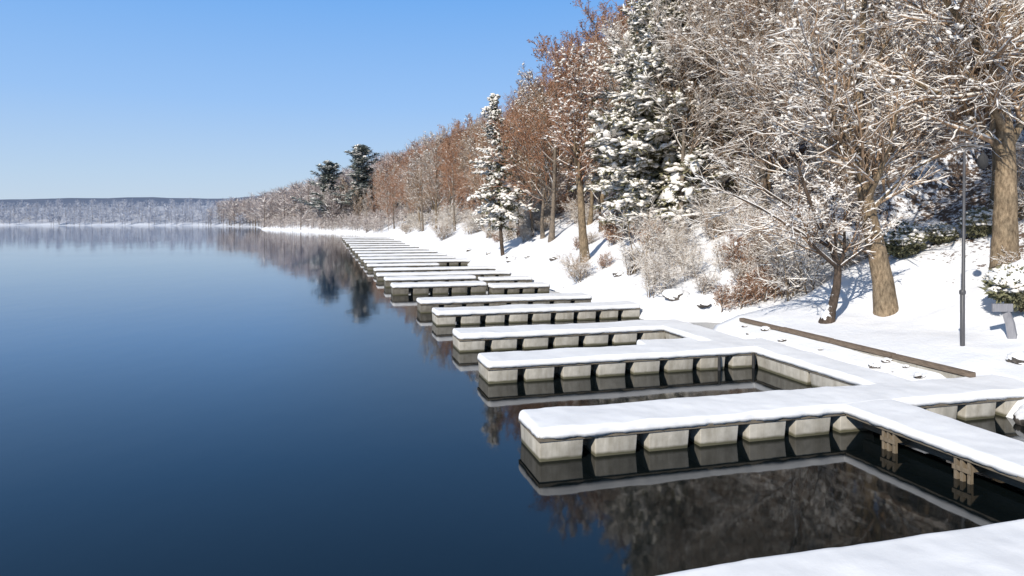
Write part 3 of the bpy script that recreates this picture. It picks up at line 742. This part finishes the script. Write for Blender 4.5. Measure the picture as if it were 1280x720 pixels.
g = ground(find_q(411, 4), 4); plant_tree('pine_tree', 'tall pine at the far end of the shore woods, left one of the pair', 'pine', g, pine, 2., .75).scale = (1.6, 1.6, .76)

# --- forest prototypes
FT = []
for i, (twm, bark, sn, up_, lv) in enumerate([
        (M_twig_rust, M_bark_gray, (.5, .3, .1, .0), .14, 1500), (M_twig_rust, M_bark_gray, (.6, .35, .12, .05), .1, 0),
        (M_twig_brown, M_bark_gray, (.8, .6, .3, .12), .12, 0), (M_twig_gray, M_bark_tan, (.8, .6, .3, .15), .16, 0),
        (M_twig_gray, M_bark_gray, (.8, .6, .3, .15), .05, 0), (M_twig_brown, M_bark_tan, (.9, .8, .5, .25), .1, 600)]):
    FT.append(bare_tree(300+i, 15, .2, None, (17, 9, 6, 4), .2, .015, l1=.43, ang1=(30, 68), bark=bark, twm=twm, snow=sn, up=(up_, up_*.7, .05, .03), leaves=lv, leafsize=.09, addsnow=.014, tnside=7, ksn=3, clump=(0, 60, 150, 150, 500, 350)[i], csz=(.07, .16)))
NEAR = []
for i, (twm, bark, lv) in enumerate([(M_twig_gray, M_bark_tan, 0), (M_twig_brown, M_bark_gray, 0), (M_twig_brown, M_bark_tan, 2500)]):
    NEAR.append(bare_tree(330+i, 14, .2, None, (18, 10, 7, 5), .22, .009, l1=.42, bark=bark, twm=twm, snow=(.95, .95, .8, .5), up=(.1, .07, .04, .02), leaves=lv, leafsize=.06, addsnow=.017, clump=450, csz=(.045, .12), wob2=.08, ls2=(.45, .7), tnside=8))
FL = {0: ('bare rust-leaved tree standing among the wooded hillside behind the docks', 'rust-leaved hillside trees'),
      1: ('bare reddish-brown tree standing among the wooded hillside behind the docks', 'reddish hillside trees'),
      2: ('bare brown tree with some snow standing among the wooded hillside', 'brown hillside trees'),
      3: ('bare pale grey tree with tan trunk standing among the wooded hillside', 'pale grey hillside trees'),
      4: ('bare grey tree with many snowy branches standing among the wooded hillside', 'snowy grey hillside trees'),
      5: ('bare brown tree with tan trunk and snowy twigs on the wooded hillside', 'tan-trunked hillside trees')}
NL = {0: ('bare grey-twigged tree thick with snow on the slope above the seawall', 'snowy grey trees on the near slope'),
      1: ('bare brown tree thick with snow on the slope above the seawall', 'snowy brown trees on the near slope'),
      2: ('snowy tree with clinging dead brown leaves on the slope above the seawall', 'leafy brown trees on the near slope')}
protos = {}; nproto = {}
placed = [np.array(P(27.3, 17)[:2])]
def put(kind, i, g, sc_, rz):
    store, labs, src = (protos, FL, FT) if kind == 'f' else (nproto, NL, NEAR)
    lab, grp = labs[i]
    if i not in store: store[i] = plant_tree('bare_tree', lab, 'tree', g, src[i], rz, sc_, grp)
    else: copy_tree(store[i], tuple(g), rz, (sc_,)*3)
def scatter(n, q0, q1, d0, d1, mind, pick, kind, smin=.85, smax=1.2, qpow=1.):
    c = 0
    for _ in range(n*12):
        if c >= n: break
        q = q0+(q1-q0)*rng.random()**qpow; d = rng.uniform(d0, d1)
        g = ground(q, d); px, py = project(g)
        if g[1] < 5 or px > 1420 or (1095 < px < 1245 and g[1] < 36): continue
        if any((g[0]-a[0])**2+(g[1]-a[1])**2 < mind**2 for a in placed): continue
        placed.append(g[:2]); put(kind, int(rng.choice(pick)), g-np.array([0, 0, .1]), rng.uniform(smin, smax), rng.uniform(0, 6.28)); c += 1
    return c
for q, d in ((9, 4.6), (14.5, 4.2), (18, 6.5), (22, 4.5), (5, 9), (11, 8.5)): placed.append(ground(q, d)[:2])
cnt = [scatter(11, -2, 24, 11, 20, 2.8, [0, 1, 2], 'n', .8, 1.15),
       scatter(13, 0, 34, 19, 34, 3., [0, 1, 2], 'n', .95, 1.25),
       scatter(7, 12, 34, 5.5, 12, 3., [0, 1], 'n', .75, 1.05),
       scatter(26, 34, 75, 4.5, 14, 3., [0, 1, 2, 5], 'f', .65, 1.05),
       scatter(34, 26, 80, 14, 34, 3.4, [0, 0, 1, 1, 2], 'f', .95, 1.25),
       scatter(36, 75, 140, 4, 18, 3.4, [0, 0, 1, 1, 2, 3], 'f', .7, 1.05),
       scatter(36, 75, 150, 18, 44, 4., [0, 0, 1, 1, 1, 2], 'f', .95, 1.25),
       scatter(44, 140, 236, 3, 22, 4., [1, 1, 2, 3, 4], 'f', .7, 1.0),
       scatter(30, 140, 236, 22, 46, 4.5, [0, 1, 1, 2], 'f', .95, 1.2)]
print('TREES', cnt, sum(cnt))
# individually placed near trees that break the skyline
for (q, d, i, s_) in ((26, 9, 0, 1.35), (19.5, 9.5, 1, 1.15), (15.5, 12, 0, 1.25)):
    put('n', i, ground(q, d)-np.array([0, 0, .1]), s_, q)

# --- masses of far wood (one object each)
def mass(name, label, n, q0, q1, d0, d1, col, h=(11, 17), tris=130, trunkcol=None, snowp=.25, seed=5, snowm=None, cat='wood', w=.045):
    rg = np.random.default_rng(seed)
    mc, ms, mt = MB(), MB(), MB()
    q = rg.uniform(q0, q1, n); d = d0+(d1-d0)*rg.random(n)**1.2
    x, y, z = land(q, d); hh = rg.uniform(*h, n)
    base = np.stack([x, y, z], -1)
    top = base+np.stack([rg.normal(0, .4, n), rg.normal(0, .4, n), hh], -1)
    mt.tubes(np.stack([base-np.array([0, 0, .5]), (base+top)/2, top], 1), np.stack([hh*.012, hh*.009, hh*.003], 1), 3)
    # branches as thin upswept slivers
    N = n*tris; bi = np.repeat(np.arange(n), tris); t = rg.uniform(.2, .88, N); az = rg.uniform(0, 6.28, N)
    p0 = base[bi]+(top-base)[bi]*t[:, None]; L = hh[bi]*.34*np.sqrt(np.clip(1-((t-.45)/.5)**2, .05, 1))*rg.uniform(.5, 1.15, N)
    # start part way out so that the crown is a cloud, not a broom
    out = np.stack([np.cos(az), np.sin(az), rg.uniform(.2, 1.1, N)], -1); out = norm(out)
    o = rg.uniform(0, .7, N)[:, None]; s0 = p0+out*L[:, None]*o
    dr = norm(out+rg.normal(0, .35, (N, 3))); sd = norm(np.cross(dr, rg.normal(0, 1, (N, 3)))); ww = (hh[bi]/15*w*rg.uniform(.6, 1.5, N))[:, None]
    e = s0+dr*(L*.6)[:, None]
    mc.add(np.stack([s0-sd*ww, s0+sd*ww, e], 1), np.arange(N*3).reshape(-1, 3))
    k = rg.random(N) < snowp*np.interp(t, [.2, 1], [1.3, .4])
    kk = np.where(k)[0]
    ms.add(np.stack([s0[kk]+np.array([0, 0, .08])-sd[kk]*ww[kk]*1.1, s0[kk]+np.array([0, 0, .08])+sd[kk]*ww[kk]*1.1, e[kk]+np.array([0, 0, .1])], 1), np.arange(len(kk)*3).reshape(-1, 3))
    a = mt.mesh(name, M_bark_gray); 
    # merge the three meshes into one object with three material slots
    m = MB()
    allv = []; off = 0; faces = []; mats = []
    for mi, src in enumerate((mt, mc, ms)):
        allv += src.v
        for f in src.f: faces.append((f+off)); mats.append(np.full(len(f), mi, np.int32))
        off += src.n
    m.v = allv; m.f = faces; m.n = off
    bpy.data.meshes.remove(a)
    me = m.mesh(name, M_bark_gray); me.materials.append(col); me.materials.append(snowm or M_snow_tree)
    me.polygons.foreach_set('material_index', np.concatenate(mats))
    return tag(ob(name, me), label, cat, kind='stuff')
M_snow_far = mat_twig('far_snow_haze', (.60, .64, .72), (.70, .73, .79))  # far snow greyed and blued, distance haze put into its colour
M_far1 = mat_twig('far_twigs', (.31, .26, .25), (.42, .355, .335))
M_far_rust = mat_twig('far_rust', (.32, .18, .12), (.43, .255, .175))
M_far_blue = mat_twig('far_blue', (.30, .335, .42), (.41, .43, .50))  # twig colour shifted to pale blue in place of real haze
mass('ridge_woods', 'rust-brown mass of bare woods along the ridge above the docks', 620, 8, 250, 30, 74, M_far_rust, (13, 18.5), 300, snowp=.03, seed=5, w=.06)
mass('shore_woods', 'grey-brown mass of bare woods beyond the last docks', 650, 225, 480, 1, 80, M_far1, (11, 17), 220, snowp=.3, seed=6, w=.08)
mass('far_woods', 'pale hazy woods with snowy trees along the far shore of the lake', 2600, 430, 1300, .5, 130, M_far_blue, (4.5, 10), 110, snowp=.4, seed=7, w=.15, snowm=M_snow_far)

mass('shore_thicket', 'low frosted thicket along the waterline beyond the last docks', 900, 165, 340, .4, 10, M_far1, (1.8, 5), 90, snowp=.45, seed=8, w=.13)
# --- brush along the bank
SH = [shrub(401, 2.2, 16, (7, 5, 3), snow=(.9, .8, .6), spread=.75, twm=M_twig_brown, bark=M_bark_tan), shrub(402, 2.8, 14, (7, 5, 3), snow=(.9, .8, .65), spread=.55, twm=M_twig_pale, bark=M_bark_tan),
      shrub(403, 1.6, 14, (6, 5, 2), snow=(.6, .5, .3), leaves=900, leafsize=.045, spread=.7, twm=M_twig_rust)]
SL = [('tangled brown brush bowed with snow on the bank', 'brown brush on the bank'), ('tall grey brush coated in snow on the bank', 'grey brush on the bank'), ('low brush with rusty dead leaves on the snowy bank', 'rusty brush on the bank')]
sproto = {}
def brush(i, g, s_, rz):
    if i not in sproto: sproto[i] = plant_shrub(SL[i][0], g, SH[i], rz, s_, SL[i][1])
    else: copy_tree(sproto[i], tuple(g), rz, (s_,)*3)
for (a0, a1, b0, b1, n, pick) in ((10.5, 30, 1.0, 7, 17, [0, 1, 1, 2]), (3, 14, 6, 12, 16, [0, 1]), (24, 60, 3.5, 10, 26, [0, 1, 2]), (60, 150, 2.5, 8, 26, [0, 1, 1]), (-3, 7, 9, 19, 22, [0, 1]), (7, 24, 7, 16, 12, [0, 1])):
    for _ in range(n):
        g = ground(rng.uniform(a0, a1), rng.uniform(b0, b1)); px, py = project(g)
        if px > 1330: continue
        if 1085 < px < 1250: continue
        brush(int(rng.choice(pick)), g, rng.uniform(.45, 1.25), rng.uniform(0, 6.28))
for (px, py, s_) in ((930, 385, .8), (950, 378, 1.), (905, 388, .7), (968, 372, .8)):
    brush(2, pxq(px, py), s_, px)

for (px, py, s_, i) in ((812, 352, .8, 1), (835, 360, .6, 1), (860, 350, .9, 1), (880, 366, .7, 0), (905, 340, .9, 1), (840, 335, 1., 1), (925, 362, .8, 0), (955, 352, .8, 1), (985, 345, .8, 0), (790, 338, .6, 1)):
    brush(i, pxq(px, py), s_*.68, px*.7)
# --- evergreen shrubs dusted with snow
def evergreen(seed, r, h, n=900, sn=.42):
    rg = np.random.default_rng(seed); mt, mc, ms = MB(), MB(), MB()
    az = rg.uniform(0, 6.28, 9); d = np.column_stack([np.cos(az)*.7, np.sin(az)*.7, np.ones(9)])
    p, rr = grow(rg, np.zeros((9, 3))-np.array([0, 0, .1]), d, np.full(9, h*.8), np.full(9, .025), 4, .15, 0); mt.tubes(p, rr, 5)
    lum = norm(rg.normal(0, 1, (14, 3))*np.array([1, 1, .6])); 
    c = norm(rg.normal(0, 1, (n, 3))); k = rg.uniform(.35, 1., n)**.5
    bulge = 1+.25*np.max(c@lum.T, 1)*rg.uniform(.6, 1.1, n)-.2
    pos = c*np.array([r, r, h*.5])*(k*bulge)[:, None]+np.array([0, 0, h*.5]); pos = pos[pos[:, 2] > .02]; n = len(pos); c = c[:n]
    for j in range(3):
        a = norm(pos-np.array([0, 0, h*.3])+rg.normal(0, .6*r, (n, 3))); bb = norm(np.cross(a, rg.normal(0, 1, (n, 3)))); s = rg.uniform(.05, .12, n)[:, None]
        mc.add(np.stack([pos, pos+a*s+bb*s*.35, pos+a*s*2, pos+a*s-bb*s*.35], 1), np.arange(n*4).reshape(-1, 4))
    kx = (rg.random(n) < sn) & (pos[:, 2] > h*.35)
    blobs(ms, rg, pos[kx]+np.array([0, 0, .06]), rg.uniform(.06, .16, kx.sum()), None, .5)
    return dict(trunk=mt.mesh('stems', M_bark_dark), crown=mc.mesh('foliage', M_needle), snow=ms.mesh('snow_cover', M_snow_tree))
E1 = evergreen(501, .75, 1.35); E2 = evergreen(502, .85, 1.1)

for i, (px, py, e, s_, lab) in enumerate(((1128, 322, E1, 1., 'round dark evergreen shrub dusted with snow just right of the forked trunk'),
        (1176, 306, E2, .65, 'small evergreen shrub on the snowy ledge just left of the lamp post'),
        (1224, 298, E1, .8, 'dark evergreen shrub on the ledge between lamp post and thick right-hand trunk'),
        (1058, 330, E2, .9, 'dark shrub in the shade left of the forked trunk'))):
    g = pxq(px, py); t = thing('evergreen_shrub', lab, 'shrub', tuple(g), i*1.3); t.scale = (s_,)*3
    ob('stems', e['trunk'], t); ob('foliage', e['crown'], t); ob('snow_cover', e['snow'], t)
# big snow-capped bush at the right edge
g = pxq(1272, 398)
E3 = evergreen(503, .85, 1.25, 1300, .5); t = thing('evergreen_shrub', 'bush capped by a thick mound of snow at the right edge', 'shrub', tuple(g+np.array([.1, .0, .25])))
ob('stems', E3['trunk'], t); ob('foliage', E3['crown'], t); ob('snow_cover', E3['snow'], t)
rg = np.random.default_rng(77); m = MB()
uu = np.linspace(0, 2*math.pi, 40); vv = np.linspace(.0, math.pi/2, 14); UU, VV = np.meshgrid(uu, vv, indexing='ij')
rr = .82*(1+.25*fbm(np.cos(UU)*1.5*np.sin(VV)+5, np.sin(UU)*1.5*np.sin(VV)+VV, 9, 3))
m.grid(np.stack([rr*np.cos(UU)*np.sin(VV), rr*np.sin(UU)*np.sin(VV), .78+.55*np.cos(VV)*(rr/.82)+.08*fbm(UU*2, VV*3, 3, 2)], -1)[:, ::-1]); ob('snow_mound', m.mesh('snow_mound', M_snow), t)
# leaning grey strip with a plank under that bush
g = pxq(1268, 424); t = thing('grey_strip', 'leaning grey strip with a short cross plank under the snow-capped bush', 'post', tuple(g))
m = MB(); top = W(1257, 388, g[1]+.1)-g; a = np.array([(0, 0, -.3), tuple(top*.5), tuple(top)]); m.tubes(a, [.15, .14, .13], 4); ob('post', m.mesh('post', M_gstrip, False), t)
m = MB(); m.box(top[0]-.45, top[0]+.12, top[1]-.13, top[1]-.08, top[2]-.02, top[2]+.2); ob('bar', m.mesh('bar', M_gstrip, False), t)

# ------------------------------------------------------------------ lamp post
g = pxq(1203, 435); t = thing('lamp_post', 'slender dark grey lamp post standing in the snow beside the seawall', 'lamp post', tuple(g))
Hp = W(1207, 190, g[1])[2]-g[2]
m = MB(); m.tubes([(0, 0, -.3), (0, 0, .4), (0, 0, 1.5), (.02, 0, 1.52), (.05, 0, Hp)], [.062, .062, .06, .048, .034], 14); ob('pole', m.mesh('pole', M_metal), t)
m = MB(); m.tubes([(0, 0, 1.42), (0, 0, 1.45), (0, 0, 1.53), (0, 0, 1.56)], [.06, .082, .082, .06], 14); ob('collar', m.mesh('collar', M_metal), t)
m = MB(); th = np.linspace(0, math.pi*.9, 10); m.tubes(np.column_stack([.05+.27*(1-np.cos(th)), th*0, Hp-.05+.18*np.sin(th)]), np.full(10, .013), 8); ob('arm', m.mesh('arm', M_metal), t)
m = MB(); z0 = Hp-.06; m.tubes([(.57, 0, z0+.05), (.57, 0, z0), (.57, 0, z0-.06), (.57, 0, z0-.2), (.57, 0, z0-.32), (.57, 0, z0-.40), (.57, 0, z0-.42)], [.02, .05, .11, .14, .12, .06, .0], 16); ob('lamp_head', m.mesh('lamp_head', M_dark), t)

# ------------------------------------------------------------------ boulders, stump, log
def boulder(label, g, r, seed, group=None):
    rg = np.random.default_rng(seed); bm = bmesh.new(); bmesh.ops.create_icosphere(bm, subdivisions=4, radius=1)
    for v in bm.verts:
        c = v.co; n = float(fbm(np.array(c.x*1.3+seed), np.array(c.y*1.3+c.z*1.7), seed, 4)); k = 1+.55*n
        v.co = Vector((c.x*k*1.25, c.y*k, c.z*k*.7))*r
    me = bpy.data.meshes.new('boulder'); bm.to_mesh(me); bm.free(); me.materials.append(M_rock)
    for p in me.polygons: p.use_smooth = True
    o = ob('boulder', me, None, tuple(g+np.array([0, 0, r*.15]))); o.rotation_euler = (0, 0, seed); tag(o, label, 'rock', group); return o
boulder('dark rock half under snow at the foot of the tall grey trunk', pxq(715, 334), .45, 1)
boulder('snow-topped rock at the waterline near the right edge below the main dock', P(-2.3, 11.4, .05), .55, 2)
boulder('snowy rock by the end of the brown curb at the right edge', pxq(1276, 452), .3, 3)
for i, (px, py) in enumerate(((660, 322), (690, 325), (640, 326), (612, 318), (770, 345), (846, 372), (880, 388), (585, 314))):
    boulder('small rock poking through the snow on the bank behind the docks', pxq(px, py), .22+.1*(i % 3), 10+i, 'small rocks on the bank')
for i in range(18):
    q = rng.uniform(-1, 9); boulder('small snow-capped stone in the row at the foot of the seawall', ground(q, rng.uniform(.1, .9)), rng.uniform(.07, .15), 30+i, 'stones at the foot of the seawall')
g = pxq(786, 343); m = MB(); m.tubes([(0, 0, -.3), (0, 0, .2), (.02, 0, .62), (.02, 0, .63)], [.2, .16, .14, .01], 10)
tag(ob('tree_stump', m.mesh('tree_stump', M_bark_dark), None, tuple(g)), 'short dark tree stump standing in the snow near the bank', 'stump')
g = pxq(880, 300); p0 = W(852, 271, g[1])-g; p1 = W(915, 268, g[1])-g
t = thing('fallen_log', 'thin fallen tree lying level through the brush with snow on top', 'log', tuple(g))
q = np.array([p0, p0*.66+p1*.34+np.array([0, 0, .05]), p0*.3+p1*.7+np.array([0, 0, .06]), p1]); m = MB(); m.tubes(q, [.09, .085, .07, .05], 8); ob('log', m.mesh('log', M_bark_gray), t)
m = MB(); m.tubes(q+np.array([0, 0, .08]), [.04, .1, .09, .03], 7, squash=.8); ob('snow_cover', m.mesh('snow_cover', M_snow_tree), t)
print('FACES', sum(len(me.polygons) for me in bpy.data.meshes))
